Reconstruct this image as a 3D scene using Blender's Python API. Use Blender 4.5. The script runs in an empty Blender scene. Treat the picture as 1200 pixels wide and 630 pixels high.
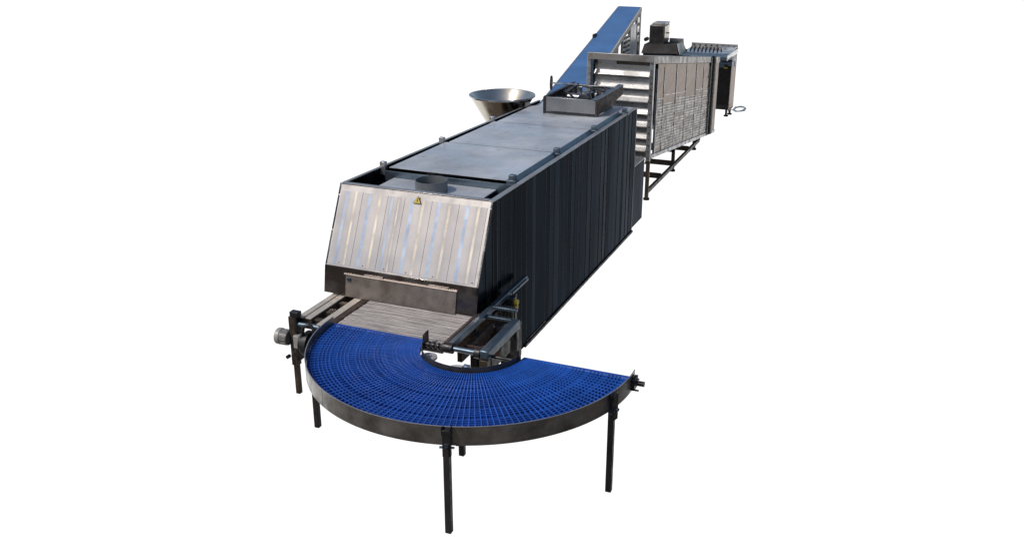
import bpy, bmesh, math, random
from mathutils import Vector, Matrix
random.seed(7)
S = bpy.context.scene
COL = S.collection
# ------------------------------------------------------------------ camera
cam_d = bpy.data.cameras.new("camera"); cam = bpy.data.objects.new("camera", cam_d); COL.objects.link(cam)
YAW, PITCH = math.radians(22.426), math.radians(20.733)
Zc = Vector((0, math.cos(PITCH), math.sin(PITCH)))
cam.location = (0, 0, 4.8)
cam.rotation_euler = (math.radians(90) - PITCH, 0, YAW)
cam_d.sensor_width = 36; cam_d.lens = 36 * 1136 / 1200
cam_d.clip_start = 0.05; cam_d.clip_end = 500
S.camera = cam
# ------------------------------------------------------------------ exposure
S.view_settings.view_transform = 'Standard'; S.view_settings.look = 'None'
S.view_settings.exposure = 0; S.view_settings.gamma = 1
# ------------------------------------------------------------------ world: blue sky above, white sweep behind the machine, dark yard behind the photographer
SUN_AZ = math.radians(218)      # compass-like: 0 = +Y, clockwise; light comes from behind left of the camera
SUN_EL = math.radians(50)
W = bpy.data.worlds.new("World"); S.world = W; W.use_nodes = True
nt = W.node_tree; nt.nodes.clear()
def N(t, nt=nt, **k):
    n = nt.nodes.new(t)
    for a, b in k.items(): setattr(n, a, b)
    return n
L = nt.links.new
def mathn(op, a, b=None, clamp=False, tree=None):
    n = (tree or nt).nodes.new('ShaderNodeMath'); n.operation = op; n.use_clamp = clamp
    ln = (tree or nt).links.new
    for i, v in enumerate((a, b)):
        if v is None: continue
        if isinstance(v, (int, float)): n.inputs[i].default_value = v
        else: ln(v, n.inputs[i])
    return n.outputs[0]
def maprange(v, a, b, c=0, d=1, tree=None, smooth=True):
    n = (tree or nt).nodes.new('ShaderNodeMapRange')
    if smooth: n.interpolation_type = 'SMOOTHSTEP'
    (tree or nt).links.new(v, n.inputs[0])
    for i, x in enumerate((a, b, c, d)): n.inputs[1 + i].default_value = x
    return n.outputs[0]
tc = N('ShaderNodeTexCoord'); sep = N('ShaderNodeSeparateXYZ'); L(tc.outputs['Generated'], sep.inputs[0])
sky = N('ShaderNodeTexSky', sky_type='NISHITA'); sky.sun_disc = False
sky.sun_elevation = SUN_EL; sky.sun_rotation = SUN_AZ; sky.air_density = 1.0; sky.dust_density = 2.0
sb = N('ShaderNodeBackground'); L(sky.outputs[0], sb.inputs[0]); sb.inputs[1].default_value = 0.13
az = mathn('ARCTAN2', sep.outputs[0], sep.outputs[1])      # 0 = +Y, positive to +X
wr = maprange(az, math.radians(14), math.radians(36), 1, 0)
wl = maprange(az, math.radians(-105), math.radians(-78), 0, 1)
white = mathn('MULTIPLY', wr, wl)
down = maprange(sep.outputs[2], -0.9, -0.999, 0, 1)
mixc = N('ShaderNodeMix', data_type='RGBA')
L(white, mixc.inputs['Factor'])
mixc.inputs['A'].default_value = (0.115, 0.095, 0.08, 1); mixc.inputs['B'].default_value = (1.12, 1.12, 1.12, 1)
lb = N('ShaderNodeBackground'); L(mixc.outputs['Result'], lb.inputs[0]); lb.inputs[1].default_value = 1.0
msh = N('ShaderNodeMixShader'); L(maprange(sep.outputs[2], 0.0, 0.05, 0, 1), msh.inputs[0])
L(lb.outputs[0], msh.inputs[1]); L(sb.outputs[0], msh.inputs[2])
wo = N('ShaderNodeOutputWorld'); L(msh.outputs[0], wo.inputs[0])
# ------------------------------------------------------------------ sun
sd = bpy.data.lights.new("sun", 'SUN'); sd.energy = 2.2; sd.angle = math.radians(0.5); sd.color = (1.0, 0.955, 0.89)
so = bpy.data.objects.new("sun", sd); COL.objects.link(so)
sv = Vector((math.sin(SUN_AZ) * math.cos(SUN_EL), math.cos(SUN_AZ) * math.cos(SUN_EL), math.sin(SUN_EL)))
so.rotation_euler = sv.to_track_quat('Z', 'Y').to_euler()
so.location = (-8, -4, 12)

# ------------------------------------------------------------------ materials
def mat(name, col, metal=0.0, rough=0.5, var=0.25, col2=None, stretch=(1, 1, 1), scale=6.0, bump=0.0, bscale=None,
        bstretch=None, spots=None, rvar=0.12, ior=1.45, f82=None):
    m = bpy.data.materials.new(name); m.use_nodes = True; t = m.node_tree; p = t.nodes['Principled BSDF']; ln = t.links.new
    tcn = t.nodes.new('ShaderNodeTexCoord')
    mp = t.nodes.new('ShaderNodeMapping'); mp.inputs['Scale'].default_value = stretch; ln(tcn.outputs['Object'], mp.inputs[0])
    nz = t.nodes.new('ShaderNodeTexNoise'); nz.inputs['Scale'].default_value = scale; nz.inputs['Detail'].default_value = 6
    nz.inputs['Roughness'].default_value = 0.6; ln(mp.outputs[0], nz.inputs[0])
    cr = t.nodes.new('ShaderNodeValToRGB')
    c2 = col2 or tuple(min(1, c * (1 + var)) for c in col)
    c1 = tuple(c * (1 - var) for c in col) if not col2 else col
    cr.color_ramp.elements[0].position = 0.32; cr.color_ramp.elements[0].color = (*c1, 1)
    cr.color_ramp.elements[1].position = 0.68; cr.color_ramp.elements[1].color = (*c2, 1)
    ln(nz.outputs[0], cr.inputs[0]); out = cr.outputs[0]
    if spots:
        n2 = t.nodes.new('ShaderNodeTexNoise'); n2.inputs['Scale'].default_value = spots[1]; n2.inputs['Detail'].default_value = 8
        ln(tcn.outputs['Object'], n2.inputs[0])
        f = maprange(n2.outputs[0], spots[2], spots[2] + 0.13, 0, spots[3], tree=t)
        mx = t.nodes.new('ShaderNodeMix'); mx.data_type = 'RGBA'; ln(f, mx.inputs['Factor']); ln(out, mx.inputs['A'])
        mx.inputs['B'].default_value = (*spots[0], 1); out = mx.outputs['Result']
    ln(out, p.inputs['Base Color'])
    p.inputs['Metallic'].default_value = metal; p.inputs['IOR'].default_value = ior
    if f82: p.inputs['Specular Tint'].default_value = (*f82, 1)
    n3 = t.nodes.new('ShaderNodeTexNoise'); n3.inputs['Scale'].default_value = scale * 1.7; n3.inputs['Detail'].default_value = 5
    ln(mp.outputs[0], n3.inputs[0])
    ln(maprange(n3.outputs[0], 0.3, 0.7, max(0.02, rough - rvar), min(1, rough + rvar), tree=t), p.inputs['Roughness'])
    if bump:
        mb = t.nodes.new('ShaderNodeMapping'); mb.inputs['Scale'].default_value = bstretch or stretch; ln(tcn.outputs['Object'], mb.inputs[0])
        nb = t.nodes.new('ShaderNodeTexNoise'); nb.inputs['Scale'].default_value = bscale or scale; nb.inputs['Detail'].default_value = 3
        ln(mb.outputs[0], nb.inputs[0])
        bp = t.nodes.new('ShaderNodeBump'); bp.inputs['Strength'].default_value = 1.0; bp.inputs['Distance'].default_value = bump
        ln(nb.outputs[0], bp.inputs['Height']); ln(bp.outputs[0], p.inputs['Normal'])
    return m
DK = (0.5, 0.55, 0.6)
M = {}
M['lid'] = mat('lid_steel', (0.54, 0.55, 0.56), 0.5, 0.42, scale=1.3, var=0.22, rvar=.2, bump=0.012, bscale=1.5, spots=((0.30, 0.27, 0.23), 9, 0.60, 0.5))
M['panel'] = mat('slope_steel', (0.385, 0.36, 0.34), 0.75, 0.30, var=0.07, scale=2.0, rvar=0.04)
M['panel_blue'] = mat('slope_reflect_blue', (0.34, 0.39, 0.46), 0.75, 0.3, var=0.12, scale=3)  # sky reflection on the left fold, put into the colour
M['panel_cream'] = mat('slope_reflect_cream', (0.55, 0.49, 0.39), 0.7, 0.3, var=0.1, scale=3)  # warm reflection on the right fold, put into the colour
M['trim'] = mat('trim_steel', (0.40, 0.375, 0.35), 0.75, 0.36, var=0.08, scale=3)
M['fascia'] = mat('fascia_steel', (0.13, 0.115, 0.11), 0.9, 0.18, var=0.2, scale=3, bump=0.004, bscale=2)
M['hatch'] = mat('hatch_steel', (0.25, 0.21, 0.185), 0.8, 0.36, var=0.15, scale=5, spots=((0.2, 0.17, 0.15), 12, 0.6, 0.4))
M['side'] = mat('side_steel', (0.044, 0.0475, 0.053), 0.95, 0.18, var=0.10, scale=1.2, stretch=(1, 1.6, 0.4), bump=0.008, bscale=1.0, bstretch=(1, 1.3, .7), f82=(0.358, 0.372, 0.390))
M['steel'] = mat('steel', (0.42, 0.42, 0.43), 0.8, 0.32, var=0.10, scale=3)
M['bright'] = mat('bright_steel', (0.62, 0.62, 0.62), 1.0, 0.22, var=0.12, scale=3, stretch=(1, 1, 3), bump=0.008, bscale=3)
M['funnel'] = mat('funnel_steel', (0.50, 0.46, 0.39), 1.0, 0.17, var=0.08, scale=2, bump=0.004, bscale=1.2)
M['rim'] = mat('rim_steel', (0.19, 0.178, 0.165), 0.75, 0.36, var=0.45, scale=5, spots=((0.30, 0.26, 0.21), 4, 0.6, 0.6), bump=0.004, bscale=3)
M['dark'] = mat('dark_steel', (0.035, 0.033, 0.034), 0.6, 0.42, var=0.3, scale=8)
M['black'] = mat('black_paint', (0.012, 0.012, 0.013), 0.0, 0.45, var=0.3, scale=9)
M['inside'] = mat('oven_inside', (0.022, 0.018, 0.016), 0.2, 0.6, var=0.3, scale=6)
M['rust'] = mat('rusty_frame', (0.06, 0.038, 0.028), 0.4, 0.6, var=0.5, scale=9)
M['railtop'] = mat('rail_steel', (0.50, 0.45, 0.38), 0.3, 0.5, var=0.1, scale=6, rvar=.03)
M['railblue'] = mat('rail_blue_steel', (0.11, 0.145, 0.18), 0.8, 0.38, var=0.15, scale=7, rvar=.05)
M['belt'] = mat('blue_plastic_belt', (0.005, 0.048, 0.27), 0.0, 0.55, var=0.25, scale=2.2, spots=((0.02, 0.13, 0.48), 1.3, 0.60, 0.6))
M['beltrib'] = mat('blue_plastic_rib', (0.013, 0.085, 0.38), 0.0, 0.45, var=0.25, scale=4)
M['beltbed'] = mat('blue_belt_bed', (0.002, 0.007, 0.06), 0.0, 0.5, var=0.3, scale=6)
M['wire'] = mat('wire_belt', (0.31, 0.285, 0.27), 0.4, 0.6, var=0.35, scale=5, stretch=(0.6, 9, 1))
M['blueconv'] = mat('blue_elevator_belt', (0.058, 0.14, 0.30), 0.0, 0.5, var=0.16, scale=1.4)
M['mirror'] = mat('polished_panel', (0.34, 0.31, 0.29), 1.0, 0.13, var=0.16, scale=1.2, stretch=(1, .4, 1.5), rvar=0.05, bump=0.03, bscale=1.6, bstretch=(1, .7, 3), f82=(.55, .51, .49))
M['louvre'] = mat('louvre_shaded', (0.15, 0.14, 0.13), 0.9, 0.35, var=0.4, scale=4)
M['louvre2'] = mat('louvre_lit', (0.50, 0.49, 0.475), 0.9, 0.35, var=0.25, scale=4)
M['slat'] = mat('curved_slat_steel', (0.56, 0.55, 0.54), 0.45, 0.27, var=0.12, scale=1.5)
M['motordark'] = mat('motor_body', (0.14, 0.135, 0.13), 0.2, 0.45, var=0.1, scale=8)
M['motor'] = mat('motor_grey', (0.30, 0.29, 0.265), 0.1, 0.45, var=0.1, scale=8)
M['yellow'] = mat('yellow_paint', (0.50, 0.38, 0.02), 0.0, 0.45, var=0.1, scale=20)
M['white'] = mat('white_plastic', (0.75, 0.74, 0.70), 0.0, 0.4, var=0.05, scale=8)
M['frame'] = mat('brown_steel_frame', (0.075, 0.058, 0.045), 0.5, 0.45, var=0.35, scale=7)
M['disc'] = mat('galvanised_disc', (0.45, 0.45, 0.46), 0.3, 0.45, var=0.25, scale=20)
M['tray'] = mat('tray_steel', (0.20, 0.205, 0.215), 0.85, 0.32, var=0.15, scale=3)
M['matte'] = mat('matte_dark', (0.03, 0.027, 0.025), 0.0, 0.9, var=0.15, scale=4)
M['ring'] = mat('ring_steel', (0.075, 0.07, 0.066), 0.7, 0.4, var=0.3, scale=7)
M['collar'] = mat('collar_grey', (0.17, 0.18, 0.19), 0.5, 0.5, var=0.15, scale=5)
M['legdark'] = mat('leg_dark', (0.030, 0.027, 0.025), 0.3, 0.5, var=0.3, scale=6)
M['lock'] = mat('lock_metal', (0.12, 0.18, 0.26), 0.9, 0.3, var=0.2, scale=20)

# ------------------------------------------------------------------ mesh helpers
class MB:
    def __init__(s): s.bm = bmesh.new()
    def hexa(s, p):
        v = [s.bm.verts.new(q) for q in p]
        for f in ((3, 2, 1, 0), (4, 5, 6, 7), (0, 1, 5, 4), (1, 2, 6, 5), (2, 3, 7, 6), (3, 0, 4, 7)): s.bm.faces.new([v[i] for i in f])
        return s
    def box(s, x0, x1, y0, y1, z0, z1):
        return s.hexa([(x0, y0, z0), (x1, y0, z0), (x1, y1, z0), (x0, y1, z0), (x0, y0, z1), (x1, y0, z1), (x1, y1, z1), (x0, y1, z1)])
    def bar(s, a, b, w, h, up=(0, 0, 1)):
        a, b = Vector(a), Vector(b); d = (b - a).normalized(); u = Vector(up)
        if abs(d.dot(u)) > 0.98: u = Vector((0, 1, 0))
        r = d.cross(u).normalized(); u = r.cross(d)
        r *= w / 2; u *= h / 2
        return s.hexa([a - r - u, a + r - u, b + r - u, b - r - u, a - r + u, a + r + u, b + r + u, b - r + u])
    def cyl(s, a, b, r, r2=None, n=20, cap=True):
        a, b = Vector(a), Vector(b); d = (b - a).normalized(); q = Vector((0, 0, 1)) if abs(d.z) < 0.9 else Vector((1, 0, 0))
        u = d.cross(q).normalized(); w = d.cross(u); r2 = r if r2 is None else r2
        A = []; B = []
        for i in range(n):
            t = 2 * math.pi * i / n; e = u * math.cos(t) + w * math.sin(t)
            A.append(s.bm.verts.new(a + e * r)); B.append(s.bm.verts.new(b + e * r2))
        for i in range(n):
            j = (i + 1) % n; f = s.bm.faces.new((A[i], A[j], B[j], B[i])); f.smooth = True
        if cap:
            s.bm.faces.new(list(reversed(A))); s.bm.faces.new(B)
        return s
    def tube(s, pts, r, n=8):
        for a, b in zip(pts[:-1], pts[1:]): s.cyl(a, b, r, n=n)
        return s
    def lathe(s, prof, c, n=48):          # prof: closed list of (radius, z)
        rings = []
        for i in range(n):
            t = 2 * math.pi * i / n
            rings.append([s.bm.verts.new((c[0] + r * math.cos(t), c[1] + r * math.sin(t), c[2] + z)) for r, z in prof])
        k = len(prof)
        for i in range(n):
            A, B = rings[i], rings[(i + 1) % n]
            for j in range(k):
                f = s.bm.faces.new((A[j], B[j], B[(j + 1) % k], A[(j + 1) % k])); f.smooth = True
        return s
    def arc(s, c, r0, r1, z0, z1, a0, a1, n=64, smooth=True):      # solid arc band
        rings = []
        for i in range(n + 1):
            t = a0 + (a1 - a0) * i / n; e = (math.cos(t), math.sin(t))
            rings.append([s.bm.verts.new((c[0] + r * e[0], c[1] + r * e[1], z)) for r, z in ((r0, z0), (r1, z0), (r1, z1), (r0, z1))])
        for A, B in zip(rings[:-1], rings[1:]):
            for j in range(4):
                f = s.bm.faces.new((A[j], B[j], B[(j + 1) % 4], A[(j + 1) % 4])); f.smooth = smooth and j in (1, 3)
        s.bm.faces.new(rings[0][::-1]); s.bm.faces.new(rings[-1])
        return s
    def prism(s, poly, x0, x1, axis='x'):     # poly of (y,z) extruded on x (or (x,z) on y)
        def P(a, q): return (a, q[0], q[1]) if axis == 'x' else (q[0], a, q[1])
        A = [s.bm.verts.new(P(x0, q)) for q in poly]; B = [s.bm.verts.new(P(x1, q)) for q in poly]
        n = len(poly)
        s.bm.faces.new(A[::-1]); s.bm.faces.new(B)
        for i in range(n): s.bm.faces.new((A[i], A[(i + 1) % n], B[(i + 1) % n], B[i]))
        return s
    def build(s, name, m, parent=None, bevel=0.0):
        bmesh.ops.recalc_face_normals(s.bm, faces=s.bm.faces)
        me = bpy.data.meshes.new(name); s.bm.to_mesh(me); s.bm.free(); me.materials.append(M[m] if isinstance(m, str) else m)
        me.set_sharp_from_angle(angle=math.radians(35))
        o = bpy.data.objects.new(name, me); COL.objects.link(o); o.parent = parent
        if bevel:
            b = o.modifiers.new('bevel', 'BEVEL'); b.width = bevel; b.segments = 2; b.limit_method = 'ANGLE'
        return o
def empty(name, label, cat, group=None):
    o = bpy.data.objects.new(name, None); COL.objects.link(o); o.empty_display_size = 0.2
    o['label'] = label; o['category'] = cat
    if group: o['group'] = group
    return o
def lab(o, t): o['label'] = t; return o

# ================================================================== 1. OVEN
oven = empty('tunnel_oven', 'long dark tunnel oven with sloping panelled front and grey lids on its flat roof', 'oven')
XR = -3.735
def xl(y): return -5.52 + (y - 8.56) * 0.042 if y > 8.56 else -5.52
def ztop(y): return 1.98 - (y - 8.56) * 0.008 if y > 8.56 else 1.2 + (y - 8.17) / 0.39 * 0.78
YE = 13.92
# right flank: narrow upright sheets, each very slightly twisted
m = MB(); y = 8.169; strips = []
m.prism([(8.118, .907), (8.167, .907), (8.167, 1.197)], XR - .02, XR + .002)
def side_strip(mb, x_in, y0, y1, dx0, dx1, sgn):
    def xs(yy, d): return (x_in if sgn > 0 else xl(yy)) + sgn * d
    cuts = sorted({y0, y1, *[c for c in (8.17, 8.56, 9.05) if y0 < c < y1]})
    for a, b in zip(cuts[:-1], cuts[1:]):
        mid = (a + b) / 2; zb = 0.91 if mid < 9.05 else 0.01
        def zt(yy): return ztop(yy) if yy >= 8.17 else 1.2
        fa = dx0 + (dx1 - dx0) * (a - y0) / (y1 - y0); fb = dx0 + (dx1 - dx0) * (b - y0) / (y1 - y0)
        t = -0.02
        mb.hexa([(xs(a, t), a, zb), (xs(a, fa), a, zb), (xs(b, fb), b, zb), (xs(b, t), b, zb),
                 (xs(a, t), a, zt(a)), (xs(a, fa), a, zt(a)), (xs(b, fb), b, zt(b)), (xs(b, t), b, zt(b))])
while y < YE - 0.05:
    w = random.choice((0.11, 0.15, 0.17, 0.19)); y1 = min(YE, y + w)
    a, b = random.choice(((.000, .005), (.004, .001), (.002, .002), (.0, .003), (.002, .004), (.005, .001)))
    side_strip(m, XR, y + 0.0012, y1 - 0.0012, a, b, 1); y = y1; strips.append(y)
sp = m.build('side_panel', 'side', oven)
M['glint'] = mat('seam_glint', (0.12, 0.115, 0.11), 0.9, 0.3, var=0.6, scale=1.5, stretch=(1, 1, .6), f82=(.45, .45, .46))
m = MB()  # paler strips added along the seams, light streaks put into colour
for yy in strips:
    zb = 0.91 if yy < 9.05 else 0.01; w = random.choice((.0, .0, .002, .002, .003))
    if w: m.box(XR + .001, XR + .0062, yy - w, yy + w, zb, ztop(yy) - .002)
m.build('seam_glint', 'glint', sp)
lab(sp, 'dark blue-black flank of narrow upright steel sheets')
m = MB(); y = 8.169
m.prism([(8.118, .907), (8.167, .907), (8.167, 1.197)], -5.522, -5.50)
while y < YE - 0.05:
    y1 = min(YE, y + 0.17); side_strip(m, XR, y + 0.003, y1 - 0.003, random.uniform(0, .004), random.uniform(0, .004), -1); y = y1
m.build('side_panel', 'side', oven)
MB().hexa([(xl(YE) + .02, YE - .03, .01), (XR - .02, YE - .03, .01), (XR - .02, YE, .01), (xl(YE) + .02, YE, .01),
           (xl(YE) + .02, YE - .03, 1.92), (XR - .02, YE - .03, 1.92), (XR - .02, YE, 1.92), (xl(YE) + .02, YE, 1.92)]).build('rear_panel', 'side', oven)
# skirting strip along the right bottom edge
m = MB(); m.box(XR - .01, XR + .02, 9.42, YE, 0.0, 0.035); m.box(XR - .01, XR + .012, 9.48, 10.1, .05, .066)
m.build('skirting', 'dark', oven, .003)
# roof trim
m = MB()
def strip_y(mb, xa, xb, y0, y1, z0, z1, left=False):
    o0 = (xl(y0) if left else XR); o1 = (xl(y1) if left else XR)
    mb.hexa([(o0 + xa, y0, ztop(y0) + z0), (o0 + xb, y0, ztop(y0) + z0), (o1 + xb, y1, ztop(y1) + z0), (o1 + xa, y1, ztop(y1) + z0),
             (o0 + xa, y0, ztop(y0) + z1), (o0 + xb, y0, ztop(y0) + z1), (o1 + xb, y1, ztop(y1) + z1), (o1 + xa, y1, ztop(y1) + z1)])
strip_y(m, -.055, .006, 8.56, YE, .002, .010)
m.build('roof_edge', 'trim', oven, .002)
m = MB(); strip_y(m, -.006, .035, 8.56, YE, .002, .010, True); m.build('roof_edge', 'trim', oven, .002)
m = MB(); m.hexa([(-5.48, 8.56, 1.982), (XR - .056, 8.56, 1.982), (XR - .056, 8.625, 1.982), (-5.48, 8.625, 1.982),
                  (-5.48, 8.56, 1.992), (XR - .056, 8.56, 1.992), (XR - .056, 8.625, 1.992), (-5.48, 8.625, 1.992)])
m.build('roof_edge', 'trim', oven, .002)
# inner liner under the lids (dark)
m = MB(); m.box(-5.44, XR - .03, 8.60, 8.615, 1.5, 1.975); m.box(-5.40, XR - .03, 8.62, YE - .05, 1.70, 1.72)
m.build('roof_lining', 'inside', oven)
m = MB(); m.box(-5.28, -4.02, 8.63, 9.30, 1.87, 1.885); m.build('roof_deck', 'lid', oven, .002)
m = MB(); m.box(-5.40, -3.80, 9.305, 9.318, 1.75, 1.955); m.build('deck_upstand', 'railblue', oven, .002)
# lids
lid_y = [(9.335, 10.73), (10.755, 12.13), (12.155, 13.42)]
for i, (a, b) in enumerate(lid_y):
    m = MB(); n = 8
    for k in range(1):
        za, zb = ztop(a) + .01, ztop(b) + .01
        m.hexa([(xl(a) + .13, a, za + .001), (-3.885, a, za + .001), (-3.885, b, zb + .001), (xl(b) + .10, b, zb + .001),
                (xl(a) + .13, a, za + .006), (-3.885, a, za + .006), (-3.885, b, zb + .006), (xl(b) + .10, b, zb + .006)])
    o = m.build('lid', 'lid', oven); o.rotation_euler.z = 0
m = MB(); m.box(-5.20, XR - .056, 13.43, YE - .01, 1.93, 1.945); m.build('lid', 'lid', oven, .002)
# hinge rail along the right of the lids
m = MB()
m.hexa([(-3.872, 9.35, 1.955), (-3.828, 9.35, 1.955), (-3.828, 13.4, 1.925), (-3.872, 13.4, 1.925),
        (-3.872, 9.35, 2.005), (-3.865, 9.35, 2.005), (-3.865, 13.4, 1.975), (-3.872, 13.4, 1.975)])
m.build('lid_rail', 'railblue', oven, .002)
# roof stubs (square posts)
for (x, y, h) in [(-3.86, 9.37, .075), (-3.85, 10.74, .075), (-3.83, 12.14, .075), (-3.78, 13.42, .08)]:
    m = MB(); m.box(x - .035, x + .035, y - .035, y + .035, 1.93, ztop(y) + h); m.box(x - .055, x + .055, y - .05, y + .05, 1.93, ztop(y) + .022)
    m.build('roof_post', 'railblue', oven, .004)
for (y, h) in [(9.34, .075), (10.72, .075), (12.16, .075), (13.36, .075)]:
    x = xl(y) + .055
    m = MB(); m.box(x - .033, x + .033, y - .03, y + .03, 1.9, ztop(y) + h); m.build('roof_post', 'steel', oven, .004)
# vent collar on the recessed deck
vc = MB().lathe([(.175, 0), (.175, .125), (.168, .125), (.168, 0.0)], (-4.645, 8.98, 1.886)).build('vent_collar', 'collar', oven)
MB().cyl((-4.645, 8.98, 1.885), (-4.645, 8.98, 1.895), .165, n=32).build('vent_plate', 'inside', vc)
# sloping front: u in 0..1 along x, v in 0..1 from lower edge to top edge
P0 = Vector((-5.52, 8.17, 1.20)); P1 = Vector((XR, 8.17, 1.20)); P2 = Vector((XR, 8.56, 1.98)); P3 = Vector((-5.52, 8.56, 1.98))
nrm = Vector((0, -0.78, 0.39)).normalized()
def SL(u, v, d=0): return P0.lerp(P1, u).lerp(P3.lerp(P2, u), v) + nrm * d
MB().hexa([SL(.003, 0, -.05), SL(.997, 0, -.05), SL(.997, 1, -.05), SL(.003, 1, -.05), SL(.003, 0, 0), SL(.997, 0, 0), SL(.997, 1, 0), SL(.003, 1, 0)]).build('front_slope', 'trim', oven)
us = [0, .157, .334, .452, .637, .818, 1]
for a, b in zip(us[:-1], us[1:]):
    m = MB(); U0 = .018 + a * .955 + .0012; U1 = .018 + b * .955 - .0012; w = U1 - U0
    r = random.uniform(-.03, .03)
    prof = [(0, .004), (.24 + r, .004), (.27 + r, .0105), (.41 + r, .0105), (.44 + r, .004), (.70 + r, .004), (.715 + r, .010), (.755 + r, .010), (.775 + r, .004), (1, .004)]
    prof = [(0, .004), (.22 + r, .0045), (.35 + r, .0085), (.65 + r, .0085), (.73 + r, .004), (1, .004)]
    rows = []
    for v in (.02, .925):
        rows.append([m.bm.verts.new(SL(U0 + q * w, v, d)) for q, d in prof])
    base = [[m.bm.verts.new(SL(U0 + q * w, v, .001)) for q in (0, 1)] for v in (.02, .925)]
    for i in range(len(prof) - 1): m.bm.faces.new((rows[0][i], rows[0][i + 1], rows[1][i + 1], rows[1][i]))
    m.bm.faces.new([base[0][0]] + rows[0] + [base[0][1]]); m.bm.faces.new([base[1][1]] + rows[1][::-1] + [base[1][0]])
    m.bm.faces.new((base[0][0], rows[0][0], rows[1][0], base[1][0])); m.bm.faces.new((rows[0][-1], base[0][1], base[1][1], rows[1][-1]))
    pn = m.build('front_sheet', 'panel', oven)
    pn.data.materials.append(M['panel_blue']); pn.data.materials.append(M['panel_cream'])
    pn.data.polygons[1].material_index = 1; pn.data.polygons[3].material_index = 2  # fold faces carry their blue and cream reflections as colour
    m = MB()
    m.cyl(SL(U0 + (.5 if a < .8 else .92) * w, .045, .004), SL(U0 + (.5 if a < .8 else .92) * w, .045, .012), .006, n=8)
    m.build('screw', 'dark', pn)
# warning triangle, upright on the third seam
sg = Vector(SL(.535, .905, .0)); ux = Vector((1, 0, 0)); uy = (SL(.5, 1) - SL(.5, 0)).normalized()
def tri(s_, d, mt, par, nm):
    m = MB(); c = sg + nrm * d
    A = [c + ux * (-s_) + uy * (-s_ * .62), c + ux * s_ + uy * (-s_ * .62), c + uy * (s_ * 1.12)]
    v = [m.bm.verts.new(p) for p in A] + [m.bm.verts.new(p + nrm * .002) for p in A]
    m.bm.faces.new(v[:3][::-1]); m.bm.faces.new(v[3:])
    for i in range(3): m.bm.faces.new((v[i], v[(i + 1) % 3], v[3 + (i + 1) % 3], v[3 + i]))
    return m.build(nm, mt, par)
ws = tri(.048, .021, 'black', oven, 'warning_sign'); lab(ws, 'yellow high-voltage warning triangle with a black lightning bolt')
ty = tri(.041, .0235, 'yellow', ws, 'sign_face')
m = MB(); c = sg + nrm * .0262
bolt = [(.004, .038), (-.012, -.004), (.002, -.001), (-.005, -.028), (.012, .008), (-.001, .006), (.012, .036)]
v = [m.bm.verts.new(c + ux * a * .8 + uy * b * .8) for a, b in bolt]; v2 = [m.bm.verts.new(c + ux * a * .8 + uy * b * .8 + nrm * .001) for a, b in bolt]
m.bm.faces.new(v2); m.bm.faces.new(v[::-1])
for i in range(7): m.bm.faces.new((v[i], v[(i + 1) % 7], v2[(i + 1) % 7], v2[i]))
m.build('lightning_symbol', 'black', ws)
# fascia below the slope
m = MB(); m.hexa([(-5.52, 8.115, .905), (XR, 8.115, .905), (XR, 8.15, .905), (-5.52, 8.15, .905), (-5.52, 8.168, 1.197), (XR, 8.168, 1.197), (XR, 8.2, 1.197), (-5.52, 8.2, 1.197)])
m.build('front_fascia', 'fascia', oven, .003)
m = MB(); m.box(-5.5, XR - .02, 8.14, 9.04, .905, .92); m.build('hood_underside', 'inside', oven)
def FA(x, z, d): # on the fascia plane
    return (x, 8.115 + (z - .905) * .181 - d, z)
m = MB(); m.hexa([FA(-5.255, .898, .012), FA(-3.965, .898, .012), FA(-3.965, .898, .002), FA(-5.255, .898, .002), FA(-5.255, 1.135, .014), FA(-3.965, 1.135, .014), FA(-3.965, 1.135, .002), FA(-5.255, 1.135, .002)])
h = m.build('hatch', 'hatch', oven, .003); lab(h, 'long hinged steel flap across the oven mouth')
m = MB(); m.hexa([FA(-5.27, 1.138, .028), FA(-3.955, 1.138, .028), FA(-3.955, 1.138, .001), FA(-5.27, 1.138, .001), FA(-5.27, 1.147, .024), FA(-3.955, 1.147, .024), FA(-3.955, 1.147, .001), FA(-5.27, 1.147, .001)])
m.build('drip_edge', 'hatch', h)
for x in (-5.03, -4.28):
    m = MB(); m.hexa([FA(x, 1.15, .02), FA(x + .22, 1.15, .02), FA(x + .22, 1.15, .001), FA(x, 1.15, .001), FA(x, 1.162, .016), FA(x + .22, 1.162, .016), FA(x + .22, 1.162, .001), FA(x, 1.162, .001)])
    m.build('hinge', 'hatch', h)
a = Vector(FA(-5.21, 1.085, .012)); b = Vector(FA(-5.21, 1.085, .03))
MB().cyl(a, b, .022, n=16).cyl(b, b + Vector((0, -.012, 0)), .011, n=12).build('lock', 'lock', h)
# vertical corner plates at the mouth and inner throat
m = MB(); m.box(-5.47, -3.78, 10.2, 10.22, .2, .905); m.build('throat', 'inside', oven)
m = MB(); m.box(-5.50, XR - .01, 9.055, 9.075, .02, .80); m.build('lower_front_panel', 'rust', oven)

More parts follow.
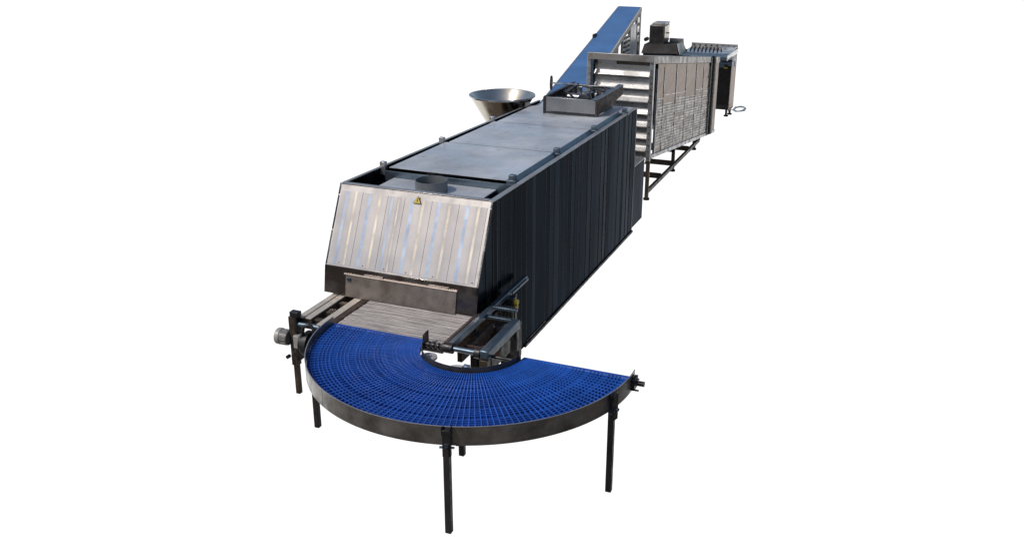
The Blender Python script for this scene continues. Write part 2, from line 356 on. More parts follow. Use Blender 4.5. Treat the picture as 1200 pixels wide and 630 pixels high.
# ================================================================== 2. WIRE MESH CONVEYOR out of the oven mouth
wc = empty('mesh_belt_conveyor', 'grey wire mesh belt running out of the oven mouth between steel rails', 'conveyor')
m = MB(); yy = 7.42
m.box(-4.95, -3.765, 7.42, 10.1, .885, .893)
while yy < 9.6:
    m.cyl((-4.95, yy, .896 + random.uniform(-.004, .004)), (-3.765, yy + random.uniform(-.008, .008), .896 + random.uniform(-.004, .004)), random.uniform(.006, .010), n=6)
    yy += random.uniform(.022, .034)
for i in range(9):
    a = math.pi * (i / 8); m.cyl((-4.95, 7.42 - .04 * math.sin(a), .855 + .04 * math.cos(a)), (-3.765, 7.42 - .04 * math.sin(a), .855 + .04 * math.cos(a)), .0085, n=6)
m.build('wire_belt', 'wire', wc)
m = MB(); m.hexa([(-3.765, 7.40, .905), (-3.69, 7.40, .955), (-3.69, 8.10, .955), (-3.765, 8.10, .905), (-3.772, 7.40, .912), (-3.697, 7.40, .962), (-3.697, 8.10, .962), (-3.772, 8.10, .912)])
m.build('edge_guard', 'rust', wc)
# right rails
m = MB(); m.bar((-3.645, 7.33, .945), (-3.645, 9.22, .945), .055, .06); m.build('rail', 'railblue', wc, .006)
m = MB(); m.box(-3.612, -3.60, 8.75, 9.2, .93, .955); m.build('rail_flange', 'railblue', wc, .002)
m = MB(); m.bar((-3.285, 7.28, .935), (-3.285, 8.07, .935), .09, .09); m.build('rail', 'railblue', wc, .012)
m = MB(); m.bar((-3.285, 7.31, .42), (-3.285, 7.31, .885), .08, .08); m.build('leg', 'frame', wc, .004)
m = MB(); m.bar((-3.285, 8.03, .02), (-3.285, 8.03, .885), .07, .07); m.build('leg', 'dark', wc, .004)
m = MB(); m.bar((-3.66, 7.9, .02), (-3.66, 7.9, .915), .07, .07); m.build('leg', 'dark', wc, .004)
m = MB(); m.bar((-3.61, 7.45, .78), (-3.61, 8.2, .78), .05, .10); m.bar((-3.60, 7.75, .75), (-3.32, 7.75, .75), .06, .06)
m.bar((-3.60, 7.55, .86), (-3.32, 7.55, .86), .03, .03)
m.build('cross_member', 'rust', wc, .003)
m = MB(); m.cyl((-4.94, 7.42, .855), (-3.70, 7.42, .855), .030, n=20); m.cyl((-3.70, 7.32, .93), (-3.28, 7.32, .93), .026, n=16); m.build('front_roller', 'railblue', wc)
MB().cyl((-3.385, 7.32, .93), (-3.33, 7.32, .93), .052, n=18).build('bearing', 'dark', wc)
m = MB(); m.cyl((-3.70, 7.32, .93), (-3.61, 7.32, .93), .052, n=18)
m.cyl((-3.90, 7.30, .935), (-3.70, 7.31, .935), .02, n=10)
for k in range(4): m.cyl((-3.86 + .05 * k, 7.305, .935), (-3.845 + .05 * k, 7.305, .935), .032, n=12)
m.build('bearing', 'dark', wc)
MB().bar((-3.62, 8.12, .93), (-3.33, 8.12, .93), .045, .03).build('cross_member', 'railblue', wc, .004)
MB().bar((-3.62, 8.28, .97), (-3.36, 8.28, .97), .045, .03).build('cross_member', 'railblue', wc, .004)
# tensioning block, sprockets and hanging gear beside the oven
m = MB(); m.box(-3.69, -3.55, 8.62, 8.74, .60, .93); m.bar((-3.64, 8.3, .86), (-3.64, 8.9, .86), .05, .05)
for k in range(5): m.cyl((-3.60 + .035 * k, 8.45, .80), (-3.60 + .035 * k, 8.45, .93), .009, n=8)
m.cyl((-3.64, 8.3, .7), (-3.50, 8.3, .7), .09, n=24); m.cyl((-3.60, 8.3, .7), (-3.42, 8.3, .7), .03, n=12)
m.cyl((-3.54, 8.1, .60), (-3.50, 8.1, .60), .11, n=24); m.box(-3.66, -3.50, 7.95, 8.55, .42, .62); m.box(-3.66, -3.54, 8.55, 8.85, .2, .60)
m.build('drive_gear', 'black', wc, .004)
MB().cyl((-3.548, 8.68, .88), (-3.515, 8.68, .88), .032, n=20).cyl((-3.548, 8.68, .82), (-3.52, 8.68, .82), .028, n=18).build('stop_button', 'yellow', wc)
# left rails
m = MB(); m.box(-5.43, -5.36, 7.48, 8.9, .878, .890); m.box(-5.345, -5.27, 7.48, 8.9, .878, .890); m.build('rail_top', 'railtop', wc, .002)
m = MB(); m.box(-5.43, -5.27, 7.49, 8.9, .79, .876); m.build('rail', 'rust', wc, .003)
m = MB(); m.box(-5.14, -5.055, 7.38, 8.9, .878, .893); m.build('rail_top', 'railtop', wc, .002)
m = MB(); m.box(-5.135, -5.06, 7.40, 8.9, .81, .876)
m.box(-5.03, -4.97, 7.40, 8.9, .83, .90); m.build('rail', 'rust', wc, .003)
m = MB()
for yy in (7.52, 7.98): MB().box(-5.27, -5.135, yy, yy + .06, .81, .865).build('cross_member', 'frame', wc, .003)
m = MB(); m.box(-5.25, -5.18, 7.72, 7.82, .60, .87); m.build('bracket', 'frame', wc, .003)
MB().cyl((-5.40, 7.45, .82), (-4.98, 7.45, .82), .03, n=18).build('shaft', 'railblue', wc)
m = MB(); m.bar((-5.465, 7.45, 0.36), (-5.465, 7.45, .90), .07, .07); m.bar((-5.465, 7.45, 0.03), (-5.465, 7.45, .42), .05, .05); m.build('leg', 'frame', wc, .004)
m = MB(); m.box(-5.428, -5.40, 7.41, 7.50, .42, .91); m.box(-5.47, -5.37, 7.40, 7.47, .91, .965); m.build('leg_plate', 'black', wc, .006)
m = MB(); m.bar((-5.45, 7.40, .50), (-5.28, 7.40, .50), .03, .03); m.cyl((-5.51, 7.36, .47), (-5.51, 7.40, .47), .02, n=10); m.build('adjuster', 'dark', wc)
mo = MB()
mo.cyl((-5.60, 7.42, .665), (-5.503, 7.42, .665), .078, n=28)
for k in range(14):
    t = 2 * math.pi * k / 14
    mo.bar((-5.58, 7.42 + .080 * math.cos(t), .665 + .080 * math.sin(t)), (-5.51, 7.42 + .080 * math.cos(t), .665 + .080 * math.sin(t)), .008, .008)
mo = mo.build('motor', 'motordark', wc, .004)
MB().cyl((-5.645, 7.42, .665), (-5.585, 7.42, .665), .086, n=28).build('fan_cover', 'motor', mo, .012)
m = MB(); m.box(-5.43, -5.36, 7.37, 7.47, .58, .72); m.build('gearbox', 'motor', mo, .008)
m = MB(); m.cyl((-5.35, 7.42, .64), (-5.16, 7.42, .64), .10, n=24); m.cyl((-5.30, 7.42, .64), (-5.24, 7.42, .64), .135, n=24)
m.tube([(-5.33, 7.36, .60), (-5.27, 7.34, .86), (-5.20, 7.36, .88), (-5.12, 7.36, .78), (-5.08, 7.38, .70)], .018)
m.box(-5.20, -5.05, 7.36, 7.46, .55, .70)
m.build('chain_drive', 'black', mo, .004)

# ================================================================== 3. TURNING TABLE with blue belt
CX, CY, RO, RI = -3.435, 7.385, 1.53, 0.48
tt = empty('turning_conveyor', 'half-round table with blue plastic grid belt inside a curved steel rim', 'conveyor')
A0, A1 = math.pi, 2 * math.pi
def pol(r, t, z): return (CX + r * math.cos(t), CY + r * math.sin(t), z)
m = MB(); m.arc((CX, CY), RI + .01, RO - .012, .885, .905, A0, A1, 90); bed = m
bed.build('belt_bed', 'beltbed', tt)
# concentric links: short bars that alternate, radial bars
m = MB(); bm = m.bm
NR = 86
rads = []; r = RI + .03
while r < RO - .02: rads.append(r); r += .0335
def sbox(r0, r1, t0, t1, z0, z1):
    p = [pol(r0, t0, z0), pol(r1, t0, z0), pol(r1, t1, z0), pol(r0, t1, z0), pol(r0, t0, z1), pol(r1, t0, z1), pol(r1, t1, z1), pol(r0, t1, z1)]
    v = [bm.verts.new(q) for q in p]
    for f in ((4, 5, 6, 7), (0, 1, 5, 4), (1, 2, 6, 5), (2, 3, 7, 6), (3, 0, 4, 7)): bm.faces.new([v[i] for i in f])
for i in range(NR):
    t0 = A0 + math.pi * i / NR; t1 = A0 + math.pi * (i + 1) / NR; dt = (t1 - t0)
    for k, r in enumerate(rads):
        wv = .0105 if (k % 6) else .014
        z = (.927 if k % 5 != 3 else .917) + random.uniform(-.002, .002)
        sbox(r - wv / 2, r + wv / 2, t0, t1, .905, z)
    # intermediate radial rib
    tm = (t0 + t1) / 2; q = .0040
    for k in range(len(rads) - 1):
        ra, rb = rads[k], rads[k + 1]; j = random.uniform(-.0006, .0006)
        sbox(ra, rb, tm - q * .6 / ra + j, tm + q * .6 / ra + j, .905, .914)
blt = m.build('belt', 'belt', tt); lab(blt, 'blue plastic modular belt with open square grid')
m = MB(); bm = m.bm
for i in range(NR + 1):
    t = A0 + math.pi * i / NR; q = .0040
    r = RI + .012
    sbox(RI + .012, .85, t - q / .6, t + q / .6, .905, .929)
    sbox(.85, 1.2, t - q / 1.0, t + q / 1.0, .905, .929)
    sbox(1.2, RO - .014, t - q / 1.35, t + q / 1.35, .905, .929)
m.build('rib', 'beltrib', blt)
# end roller edge of belt (straight side)
for s_ in (1, -1):
    a = CX + s_ * (RI + .02); b = CX + s_ * (RO - .015)
    MB().cyl((a, CY + .01, .895), (b, CY + .01, .895), .035, n=14).build('end_roll', 'belt', tt)
# rims
m = MB(); m.arc((CX, CY), RO - .006, RO, .822, .985, A0 - .02, A1 + .03, 110); m.arc((CX, CY), RO - .001, RO + .0015, .823, .984, A0 + math.radians(58), A0 + math.radians(58.5), 2)
rim = m.build('outer_rim', 'rim', tt); lab(rim, 'dull curved steel rim plate with weld marks')
m = MB(); m.arc((CX, CY), RO - .0065, RO + .002, .985, .990, A0 - .02, A1 + .03, 110); m.build('rim_lip', 'trim', rim)
m = MB(); m.arc((CX, CY), RI - .006, RI, .88, .975, A0 + .05, A1 - .02, 60); ir = m.build('inner_rim', 'ring', tt)
m = MB(); m.arc((CX, CY), RI - .006, RI + .002, .88, 1.03, A0 - .05, A0 + .22, 10); m.build('end_plate', 'dark', ir)
m = MB(); m.box(CX + RI - .05, CX + RI + .01, CY - .07, CY - .055, .90, 1.02); m.box(CX + RI - .10, CX + RI - .03, CY - .02, CY - .01, .95, .975); m.build('end_plate', 'dark', ir)
# underframe
m = MB(); m.arc((CX, CY), RO - .30, RO - .26, .80, .86, A0, A1, 50); m.arc((CX, CY), RI + .10, RI + .14, .80, .86, A0, A1, 50)
for d in (20, 75, 110, 160):
    t = A0 + math.radians(d); m.bar(pol(RI + .02, t, .83), pol(RO - .02, t, .83), .04, .05)
m.build('underframe', 'dark', tt)
# legs with clamps
for (lx, ly, out) in [(-2.985, 5.90, True), (-1.965, 6.955, True), (-4.90, 6.93, False), (-3.385, 7.0, False)]:
    top = .98 if out else .88
    m = MB(); m.bar((lx, ly, .03), (lx, ly, .86 if out else .83), .052, .052); lg = m.build('leg', 'legdark', tt, .004)
    if out:
        d = Vector((lx - CX, ly - CY, 0)).normalized(); s_ = Vector((-d.y, d.x, 0))
        c = Vector((CX, CY, 0)) + d * (RO + .022)
        m = MB(); m.bar((c.x, c.y, .74), (c.x, c.y, .975), .07, .04, up=tuple(d)); 
        for k in (-1, 1): m.bar(c + s_ * .033 * k + Vector((0, 0, .93)), c + s_ * .033 * k + Vector((0, 0, 1.0)), .008, .04)
        m.build('clamp', 'black', lg, .005)
        m = MB()
        for zz in (.815,): m.cyl(c + s_ * -.06 + Vector((0, 0, zz)) , c + s_ * .06 + Vector((0, 0, zz)), .010, n=8); m.cyl(c + d * .02 + Vector((0, 0, zz + .03)), c + d * .045 + Vector((0, 0, zz + .03)), .014, n=8)
        m.build('bolt', 'lock', lg)
# support discs inside the ring
for (x, y) in [(-3.80, 7.19), (-3.455, 7.06), (-3.05, 7.22)]:
    m = MB(); m.cyl((x, y, .855), (x, y, .875), .08, n=28); m.cyl((x, y, .875), (x, y, .887), .022, n=12); m.cyl((x, y, .7), (x, y, .835), .02, n=12)
    m.build('support_disc', 'disc', tt)
m = MB(); m.box(-3.365, -3.305, 6.99, 7.04, .80, .95); m.box(-3.375, -3.295, 6.98, 7.05, .86, .90); m.build('bolt_block', 'lock', tt, .005)
# end shaft sticking out on the right
m = MB(); m.cyl((CX + RO, CY + .0, .885), (CX + RO + .10, CY + .0, .885), .024, n=14); m.box(CX + RO + .003, CX + RO + .03, CY - .07, CY + .05, .84, .94)
for dz in (.055, -.055): m.cyl((CX + RO, CY - .03, .885 + dz), (CX + RO + .06, CY - .03, .885 + dz), .009, n=8)
for dy in (-.06,): m.cyl((CX + RO, CY + dy, .90), (CX + RO + .045, CY + dy, .90), .012, n=8)
m.cyl((CX - RO, CY, .885), (CX + RO, CY, .885), .018, n=12)
m.build('end_shaft', 'dark', tt)

# ================================================================== 4. FUNNEL
fu = empty('steel_funnel', 'open shiny steel funnel rising behind the left edge of the oven roof', 'funnel')
FC = (-5.73, 13.49, 0)
m = MB(); m.lathe([(.13, 1.46), (.485, 2.05), (.50, 2.052), (.50, 2.068), (.478, 2.068), (.12, 1.47)], FC, 64); cone = m.build('cone', 'funnel', fu)
m = MB(); m.lathe([(.490, 2.045), (.505, 2.05), (.505, 2.072), (.490, 2.074)], FC, 64); m.build('rolled_rim', 'bright', cone)
m = MB(); m.lathe([(.13, .35), (.13, 1.46), (.12, 1.46), (.12, .35)], FC, 40); m.build('outlet_pipe', 'steel', fu)
for k in range(3):
    t = 2 * math.pi * k / 3 + .5
    MB().bar((FC[0] + .3 * math.cos(t), FC[1] + .3 * math.sin(t), .01), (FC[0] + .14 * math.cos(t), FC[1] + .14 * math.sin(t), 1.1), .04, .04).build('leg', 'dark', fu)

# ================================================================== 5. DRIVE UNIT on the oven roof
du = empty('roof_drive_unit', 'open steel tray with motors and handwheel on the far end of the oven roof', 'drive unit')
m = MB(); m.box(-4.84, -4.08, 12.96, 12.985, 1.995, 2.195); m.build('front_plate', 'tray', du, .004)
m = MB(); m.box(-4.86, -4.835, 12.96, 14.25, 2.06, 2.20); m.box(-4.86, -4.83, 12.94, 12.97, 1.96, 2.20); m.box(-4.86, -4.81, 12.96, 14.25, 2.195, 2.205); m.build('side_plate', 'dark', du, .003)
m = MB(); m.hexa([(-4.075, 12.95, 1.965), (-4.055, 12.95, 1.965), (-4.055, 14.25, 2.06), (-4.075, 14.25, 2.06), (-4.075, 12.95, 2.20), (-4.055, 12.95, 2.20), (-4.055, 14.25, 2.20), (-4.075, 14.25, 2.20)])
m.build('side_plate', 'rust', du, .003)
m = MB(); m.box(-4.13, -4.05, 12.95, 14.25, 2.203, 2.212); m.build('side_plate_top', 'railblue', du)
m = MB(); m.box(-4.82, -4.09, 13.3, 13.85, 1.948, 2.03); m.build('base_box', 'frame', du, .003)
m = MB(); m.box(-4.83, -4.085, 12.94, 12.96, 1.97, 1.992); m.build('bottom_rail', 'black', du)
m = MB()
m.cyl((-4.62, 13.35, 2.14), (-4.40, 13.35, 2.14), .06, n=20); m.cyl((-4.36, 13.30, 2.13), (-4.36, 13.24, 2.13), .085, n=24)
m.cyl((-4.55, 13.12, 2.08), (-4.50, 13.12, 2.08), .07, n=24); m.cyl((-4.25, 13.15, 2.08), (-4.20, 13.15, 2.08), .07, n=24)
m.cyl((-4.5, 13.5, 2.1), (-4.5, 13.5, 2.27), .04, n=14); m.box(-4.50, -4.30, 13.4, 13.6, 2.03, 2.20)
m.build('motor', 'tray', du)
m = MB()
m.tube([(-4.7, 13.3, 2.1), (-4.62, 13.2, 2.25), (-4.5, 13.15, 2.2), (-4.4, 13.2, 2.06)], .014); m.tube([(-4.35, 13.5, 2.18), (-4.28, 13.3, 2.24), (-4.2, 13.2, 2.12)], .012)
m.tube([(-4.6, 13.0, 2.05), (-4.55, 13.05, 2.17), (-4.48, 13.1, 2.14), (-4.44, 13.06, 2.03)], .010); m.tube([(-4.3, 13.0, 2.05), (-4.24, 13.05, 2.17), (-4.17, 13.1, 2.05)], .010)
m.build('hose', 'black', du)
m = MB(); m.cyl((-4.80, 13.6, 2.28), (-3.98, 13.6, 2.28), .010, n=8); m.cyl((-4.72, 13.6, 2.28), (-4.98, 13.6, 2.28), .010, n=8); m.cyl((-4.56, 13.6, 2.0), (-4.56, 13.6, 2.31), .015, n=8); m.cyl((-4.15, 13.6, 2.0), (-4.15, 13.6, 2.28), .012, n=8)
m.build('shaft', 'tray', du)
m = MB(); m.box(-4.78, -4.62, 13.05, 13.25, 2.03, 2.16); m.box(-4.78, -4.70, 13.6, 14.0, 2.0, 2.18); m.cyl((-4.3, 13.75, 2.12), (-4.12, 13.75, 2.12), .07, n=20); m.cyl((-4.62, 13.8, 2.05), (-4.62, 13.8, 2.24), .05, n=16)
m.build('gearbox', 'dark', du, .005)
m = MB(); m.tube([(-4.1, 13.3, 2.05), (-4.2, 13.5, 2.24), (-4.35, 13.7, 2.22), (-4.6, 13.7, 2.26), (-4.75, 13.5, 2.12)], .012); m.build('hose', 'black', du)
m = MB(); m.lathe([(.085, -.012), (.105, -.012), (.105, .012), (.085, .012)], (0, 0, 0), 32)
for k in range(4): m.bar((0, 0, 0), (.09 * math.cos(k * 1.571), .09 * math.sin(k * 1.571), 0), .015, .01)
hw = m.build('handwheel', 'dark', du); hw.rotation_euler = (0, math.radians(90), math.radians(14)); hw.location = (-4.98, 13.6, 2.28)

# ================================================================== 6. TRANSFER SECTION behind the oven
tb = empty('transfer_box', 'low dark box closing the gap between oven and tiered cooler', 'box')
MB().box(-4.9, XR - .004, 13.93, 14.52, .06, 1.03).build('housing', 'side', tb, .004)
m = MB(); m.box(-4.9, XR - .002, 13.93, 14.54, 1.034, 1.05); m.build('top_plate', 'steel', tb, .003)
for (x, y) in [(-4.85, 14.0), (-3.85, 14.05), (-4.85, 14.45), (-3.85, 14.45)]:
    MB().bar((x, y, 0.0), (x, y, .06), .05, .05).build('leg', 'dark', tb)

# ================================================================== 7. TIERED COOLER
tc7 = empty('tiered_cooler', 'tall tiered cooler with polished side and curved steel slats facing the oven', 'cooler')
YD0, YD1 = 15.7, 21.35
def db(y): return .75 - (y - YD0) * .128
def dt_(y): return 2.46 - (y - YD0) * .139
XD = -3.95
def dbox(m, xa, xb, ya, yb, f0, f1):   # f in 0..1 between bottom and top of the sloping box
    def z(y, f): return db(y) + (dt_(y) - db(y)) * f
    m.hexa([(xa, ya, z(ya, f0)), (xb, ya, z(ya, f0)), (xb, yb, z(yb, f0)), (xa, yb, z(yb, f0)), (xa, ya, z(ya, f1)), (xb, ya, z(ya, f1)), (xb, yb, z(yb, f1)), (xa, yb, z(yb, f1))])
seams = [15.95, 16.42, 17.35, 18.15, 19.05, 19.75, 20.35]
for a, b in zip(seams[:-1], seams[1:]):
    m = MB(); dbox(m, XD - .02, XD - random.uniform(0, .003), a + .012, b - .012, .03, .915)
    o = m.build('side_sheet', 'mirror', tc7, .003)
    ya, yb = a + .03, b - .03
    for mt in ('louvre', 'louvre2'):  # dark and light rows: wavy reflections, lit tops and shaded undersides as colour
        m = MB()
        for k in range(19):
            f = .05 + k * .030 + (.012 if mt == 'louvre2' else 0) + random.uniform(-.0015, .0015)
            if random.random() < .04 + .5 * (k > 15): continue
            y_, n_ = ya, 7; ph = random.uniform(0, 6); am = random.uniform(.0005, .002)
            q = [ya + (yb - ya) * t / n_ for t in range(n_ + 1)]
            c = [db(v) + (dt_(v) - db(v)) * (f + am * math.sin(ph + t * 1.3)) for t, v in enumerate(q)]
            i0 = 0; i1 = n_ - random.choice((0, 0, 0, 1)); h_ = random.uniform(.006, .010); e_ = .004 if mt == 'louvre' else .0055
            for t in range(i0, i1):
                m.hexa([(XD - .002, q[t], c[t] - h_), (XD + e_, q[t], c[t] - h_), (XD + e_, q[t + 1], c[t + 1] - h_), (XD - .002, q[t + 1], c[t + 1] - h_),
                        (XD - .002, q[t], c[t] + h_), (XD + e_ * .5, q[t], c[t] + h_), (XD + e_ * .5, q[t + 1], c[t + 1] + h_), (XD - .002, q[t + 1], c[t + 1] + h_)])
        m.build('louvres', mt, o)
m = MB(); dbox(m, -5.05, -5.03, YD0 + .1, YD1, .03, .93); m.build('side_sheet', 'mirror', tc7)
for s_ in seams:
    m = MB(); dbox(m, XD - .03, XD + .006, s_ - .015, s_ + .015, .03, random.uniform(.86, .91)); m.build('side_seam', 'steel', tc7)
m = MB(); dbox(m, XD - .03, XD + .012, YD0 + .02, YD1, .918, .99); m.build('top_rail', 'trim', tc7, .004)
m = MB(); dbox(m, XD - .03, XD + .012, YD0 + .02, YD1, -.012, .028); m.build('bottom_rail', 'steel', tc7, .004)
m = MB(); dbox(m, -5.05, XD - .03, YD0 + .05, YD1, .945, .97); dbox(m, -5.03, XD - .03, YD1 - .03, YD1, 0, .95); m.build('top_sheet', 'trim', tc7)
m = MB(); dbox(m, XD - .05, XD + .02, 20.38, 20.52, -.01, .985); m.build('rear_post', 'black', tc7, .01)
m = MB(); p = []
for k in range(9):
    a = math.pi * k / 8; p.append((20.70 - .17 * math.cos(a), .055 * math.sin(a)))
for (q0, q1) in zip(p[:-1], p[1:]):
    m.hexa([(XD - .02, q0[0], db(q0[0])), (XD + q0[1], q0[0], db(q0[0])), (XD + q1[1], q1[0], db(q1[0])), (XD - .02, q1[0], db(q1[0])),
            (XD - .02, q0[0], dt_(q0[0])), (XD + q0[1], q0[0], dt_(q0[0])), (XD + q1[1], q1[0], dt_(q1[0])), (XD - .02, q1[0], dt_(q1[0]))])
m.build('corner_column', 'dark', tc7)
m = MB(); dbox(m, XD - .02, XD - .002, 20.88, 21.34, .0, .97); m.build('side_sheet', 'mirror', tc7)
# front uprights with rivets
for (x0, x1) in [(-5.09, -5.02), (-4.01, -3.94)]:
    m = MB(); m.box(x0, x1, 15.62, 15.70, .70, 2.45); u = m.build('upright', 'steel', tc7, .004)
    m = MB()
    for k in range(16): m.cyl(((x0 + x1) / 2, 15.62, 2.33 - k * .104), ((x0 + x1) / 2, 15.612, 2.33 - k * .104), .013, n=10)
    m.build('rivets', 'bright', u)
m = MB(); m.box(-5.07, -3.94, 15.60, 15.625, 2.35, 2.46); m.build('front_header', 'trim', tc7, .004)
m = MB(); m.box(-5.01, -4.02, 15.75, 15.77, .70, 2.36); m.build('inner_back', 'inside', tc7)
m = MB(); m.box(-4.93, -4.6, 15.70, 15.73, 2.27, 2.33); m.build('shaft_block', 'steel', tc7)
m = MB(); m.bar((-4.985, 15.60, 1.75), (-4.985, 15.60, 2.32), .03, .03); 
for zz in (1.75, 1.95, 2.12, 2.3): m.cyl((-4.985, 15.61, zz), (-4.985, 15.56, zz), .03, n=12)
m.build('tension_bolts', 'lock', tc7)
zt = 2.275
for k in range(8):
    m = MB(); n = 12; prof = []; fl = (.062, .050, .078, .060, .074, .052, .08, .066)[k]
    for i in range(n + 1):
        f = i / n; z = zt - f * .200
        yoff = .06 - .02 * f if f < .45 else (.051 - fl * (f - .45) / .45 if f <= .9 else .051 - fl + (f - .9) * .6)
        prof.append((15.66 + yoff, z))
    A = [m.bm.verts.new((-4.97, y, z)) for y, z in prof]; B = [m.bm.verts.new((-4.025, y, z)) for y, z in prof]
    for i in range(n):
        f = m.bm.faces.new((A[i], B[i], B[i + 1], A[i + 1]))
    bmesh.ops.solidify(m.bm, geom=list(m.bm.faces), thickness=.006)
    sl = m.build('slat', 'slat', tc7); zt -= .207
# stand
for i, (x, y) in enumerate([(-3.985, 15.72), (-4.02, 17.75), (-5.02, 15.72), (-5.02, 17.75), (-4.02, 19.6), (-5.02, 19.6)]):
    m = MB(); m.bar((x, y, .03), (x, y, db(y) - .0), .06, .06); l_ = m.build('leg', 'frame', tc7, .004)
    MB().cyl((x, y, 0.0), (x, y, .03), .055, n=16).build('foot', 'black', l_)
m = MB()
m.bar((-3.985, 15.72, .14), (-3.99, 19.9, .14), .05, .07); m.bar((-5.02, 15.72, .14), (-5.02, 19.9, .14), .05, .07)
for y in (16.75, 17.72, 19.0): m.bar((-5.0, y, .16), (-4.0, y, .16), .07, .09)
for y in (15.72, 17.75): m.bar((-5.0, y, db(y) - .08), (-4.0, y, db(y) - .08), .06, .07)
m.bar((-3.985, 19.9, .14), (-3.985, 19.9, .30), .05, .06)
m.build('stand_frame', 'frame', tc7, .004)

# ================================================================== 8. BLUE INCLINED ELEVATOR
el = empty('inclined_elevator', 'steep blue belt elevator climbing behind the cooler on steel legs', 'elevator')
def EL(y, side, dz=0):
    t = (y - 16.5) / 4.5
    x = (-5.92 - .22 * t) if side == 0 else (-5.32 - .34 * t)
    return Vector((x, y, 1.76 + .91 * t + dz))
for (ya, yb) in [(14.2, 19.3), (19.3, 21.0)]:
    m = MB(); e = .004 if ya > 15 else 0
    m.hexa([EL(ya, 0, -.03), EL(ya, 1, -.03), EL(yb, 1, -.03), EL(yb, 0, -.03), EL(ya, 0, 0 + e), EL(ya, 1, 0 + e), EL(yb, 1, e), EL(yb, 0, e)])
    m.build('belt', 'blueconv', el)
m = MB(); a, b = EL(14.2, 1), EL(21.0, 1)
m.hexa([a + Vector((.004, 0, -.09)), a + Vector((.03, 0, -.09)), b + Vector((.03, 0, -.09)), b + Vector((.004, 0, -.09)), a + Vector((.004, 0, .0)), a + Vector((.03, 0, .0)), b + Vector((.03, 0, .0)), b + Vector((.004, 0, .0))])
m.build('side_rail', 'railtop', el)
a, b = EL(14.2, 0), EL(21.0, 0); m = MB()
m.hexa([a + Vector((-.03, 0, -.14)), a + Vector((-.004, 0, -.14)), b + Vector((-.004, 0, -.14)), b + Vector((-.03, 0, -.14)), a + Vector((-.03, 0, 0)), a + Vector((-.004, 0, 0)), b + Vector((-.004, 0, 0)), b + Vector((-.03, 0, 0))])
m.build('side_rail', 'steel', el, .003)
MB().box(-6.06, -6.03, 18.9, 19.1, 2.20, 2.32).build('bracket', 'frame', el)
# support tower: posts plus perforated ladder plates
for (y, side, w, mt) in [(20.95, 1, .09, 'railtop'), (20.6, 1, .07, 'railtop'), (19.9, 1, .08, 'railtop'), (19.2, 1, .05, 'trim'), (20.95, 0, .08, 'steel'), (18.2, 1, .05, 'railtop'), (16.8, 0, .06, 'steel')]:
    p = EL(y, side); m = MB(); m.box(p.x - .02, p.x + .02, y - w / 2, y + w / 2, .01, p.z - .095); m.build('post', mt, el)
p = EL(19.55, 1); m = MB(); m.box(p.x - .01, p.x + .005, 19.35, 19.83, .6, p.z - .15); m.build('side_sheet', 'bright', el)
m = MB()
for k in range(14): m.box(p.x + .006, p.x + .02, 19.40, 19.80, 1.1 + k * .09, 1.14 + k * .09)
m.build('louvres', 'dark', el)
p = EL(20.3, 1); m = MB(); m.box(p.x - .01, p.x + .006, 20.1, 20.5, .6, p.z - .15); m.build('side_sheet', 'slat', el)
p = EL(20.8, 1); m = MB(); m.box(p.x - .01, p.x + .006, 20.66, 20.88, .6, p.z - .15); m.build('side_sheet', 'bright', el)
m = MB(); 
for k in range(6): m.box(p.x + .007, p.x + .02, 20.68, 20.86, 1.3 + k * .2, 1.36 + k * .2)
m.build('louvres', 'frame', el)
m = MB(); m.bar((-5.55, 18.3, 1.75), (-5.6, 19.2, 2.08), .03, .03); m.bar((-5.55, 18.3, 2.0), (-5.6, 19.0, 1.7), .03, .03); m.build('brace', 'bright', el)

# ================================================================== 9. CONTROL CABINET on its hood
cb = empty('control_cabinet', 'dark upright cabinet on a flared dark hood above the far feed table', 'cabinet')
m = MB(); m.box(-5.75, -5.415, 22.2, 22.7, 1.74, 2.16); m.build('body', 'rim', cb, .006)
m = MB(); m.box(-5.745, -5.735 + .3, 22.19, 22.2, 1.76, 2.14); m.build('dark_front', 'dark', cb, .003)  # darker front sheet, reflection of dark ground put into colour
m = MB(); m.box(-5.72, -5.42, 22.3, 22.75, 2.162, 2.20); m.build('top_cover', 'trim', cb, .004)
m = MB(); m.box(-5.414, -5.402, 22.24, 22.68, 1.78, 2.14); m.box(-5.402, -5.36, 22.5, 22.54, 1.95, 1.98); m.build('lit_side', 'funnel', cb, .003)  # cream plate, the lit right face put into colour
m = MB(); m.hexa([(-5.90, 22.1, 1.53), (-5.02, 22.1, 1.56), (-5.02, 22.8, 1.56), (-5.90, 22.8, 1.53), (-5.86, 22.2, 1.73), (-5.11, 22.2, 1.75), (-5.11, 22.7, 1.75), (-5.86, 22.7, 1.73)])
m.build('hood', 'matte', cb, .004)
MB().box(-5.84, -5.08, 22.2, 22.7, .9, 1.525).build('lower_body', 'dark', cb, .004)
m = MB(); m.hexa([(-5.015, 22.15, 1.53), (-5.0, 22.15, 1.53), (-5.0, 22.85, 1.53), (-5.015, 22.85, 1.53), (-5.105, 22.24, 1.76), (-5.09, 22.24, 1.76), (-5.09, 22.75, 1.76), (-5.105, 22.75, 1.76)])
m.hexa([(-5.4, 22.72, 1.55), (-5.05, 22.72, 1.55), (-5.05, 22.8, 1.55), (-5.4, 22.8, 1.55), (-5.4, 22.72, 1.82), (-5.08, 22.72, 1.82), (-5.08, 22.8, 1.82), (-5.4, 22.8, 1.82)])
m.build('lit_hood_side', 'trim', cb, .003)  # paler plate, the hood's lit right side put into colour
MB().cyl((-5.82, 22.15, 1.84), (-5.82, 22.3, 1.84), .045, n=14).build('knob', 'black', cb)
m = MB()
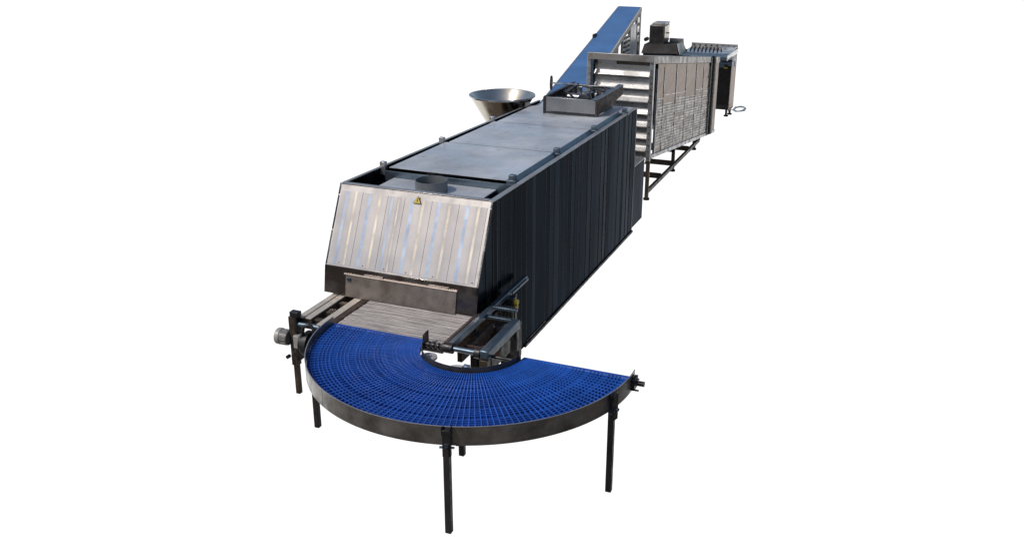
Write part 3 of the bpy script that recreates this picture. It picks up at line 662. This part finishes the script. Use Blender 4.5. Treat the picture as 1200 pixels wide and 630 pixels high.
for (x, y) in [(-5.85, 22.2), (-5.1, 22.2), (-5.85, 22.7), (-5.1, 22.7)]: m.bar((x, y, .01), (x, y, 1.53), .05, .05)
m.build('stand', 'dark', cb)

# ================================================================== 10. FAR FEED TABLE
ft = empty('feed_table', 'far low feed table with studded steel top beyond the polished cooler', 'feed table')
m = MB(); m.box(-5.05, -3.95, 22.2, 23.55, 1.46, 1.53); m.build('top', 'railblue', ft, .004)
m = MB(); m.box(-5.05, -3.95, 22.7, 23.55, 1.531, 1.545); m.box(-4.3, -3.96, 23.3, 23.5, 1.546, 1.60); m.build('top_grid', 'bright', ft)
m = MB(); m.box(-5.05, -3.95, 23.56, 23.58, 1.50, 1.64); m.build('back_guard', 'trim', ft)
m = MB()
for i in range(8): m.cyl((-4.98 + i * .135, 23.545, 1.59), (-4.98 + i * .135, 23.557, 1.59), .020, n=10)
m.build('holes', 'black', ft)
m = MB(); m.box(-3.952, -3.935, 22.2, 23.58, 1.45, 1.56); m.build('side_guard', 'bright', ft)
m = MB()
for i in range(9):
    for j in range(3): m.cyl((-5.0 + i * .09 + (j % 2) * .04, 22.8 + j * .28, 1.546), (-5.0 + i * .09 + (j % 2) * .04, 22.8 + j * .28, 1.58), .018, n=10)
m.build('studs', 'dark', ft)
m = MB(); m.box(-4.32, -3.965, 22.96, 23.0, .2, 1.42); m.build('front_panel', 'black', ft, .004)
m = MB(); m.box(-3.95, -3.94, 22.9, 23.52, .17, 1.44); m.build('side_panel', 'mirror', ft, .003)
for (x, y) in [(-4.04, 23.2), (-4.95, 22.4), (-4.95, 23.4), (-4.0, 23.45)]:
    l_ = MB().bar((x, y, .03), (x, y, 1.46), .045, .045).build('leg', 'dark', ft)
    MB().cyl((x, y, 0), (x, y, .03), .055, n=14).build('foot', 'black', l_)
m = MB(); m.cyl((-4.18, 22.75, 1.33), (-3.90, 22.75, 1.33), .07, n=20); m.box(-4.24, -4.08, 22.7, 22.9, 1.22, 1.40); mo = m.build('motor', 'lock', ft, .004)
m = MB(); m.box(-4.10, -3.90, 22.65, 22.9, 1.41, 1.455); m.cyl((-4.2, 22.7, 1.38), (-4.16, 22.7, 1.38), .035, n=16); m.box(-3.87, -3.83, 22.7, 22.8, 1.26, 1.42); m.build('motor_cover', 'white', mo, .006)
MB().cyl((-4.08, 22.7, 1.22), (-4.01, 22.7, 1.22), .022, n=12).build('plug', 'yellow', mo)

# ================================================================== 11. CABLE COIL
pts = []
for k in range(70):
    t = k / 69; a = t * 2 * math.pi * 3.2
    pts.append((-3.86 + (.13 + .02 * math.sin(k)) * math.cos(a), 24.0 + (.30 + .03 * math.cos(k * .7)) * math.sin(a), .03 + .012 * math.sin(a * 1.7) + t * .02))
m = MB(); m.tube(pts, .012, 6); m.tube([(-4.04, 23.7, .03), (-4.02, 23.75, .10), (-4.03, 23.8, .27), (-4.06, 23.9, .32), (-4.10, 24.0, .30), (-4.12, 23.9, .15), (-4.06, 23.8, .04), (-3.95, 23.9, .03)], .010, 6)
cc = m.build('cable_coil', 'white', None); cc['label'] = 'loose pale cable coiled beside the foot of the far feed table'; cc['category'] = 'cable'
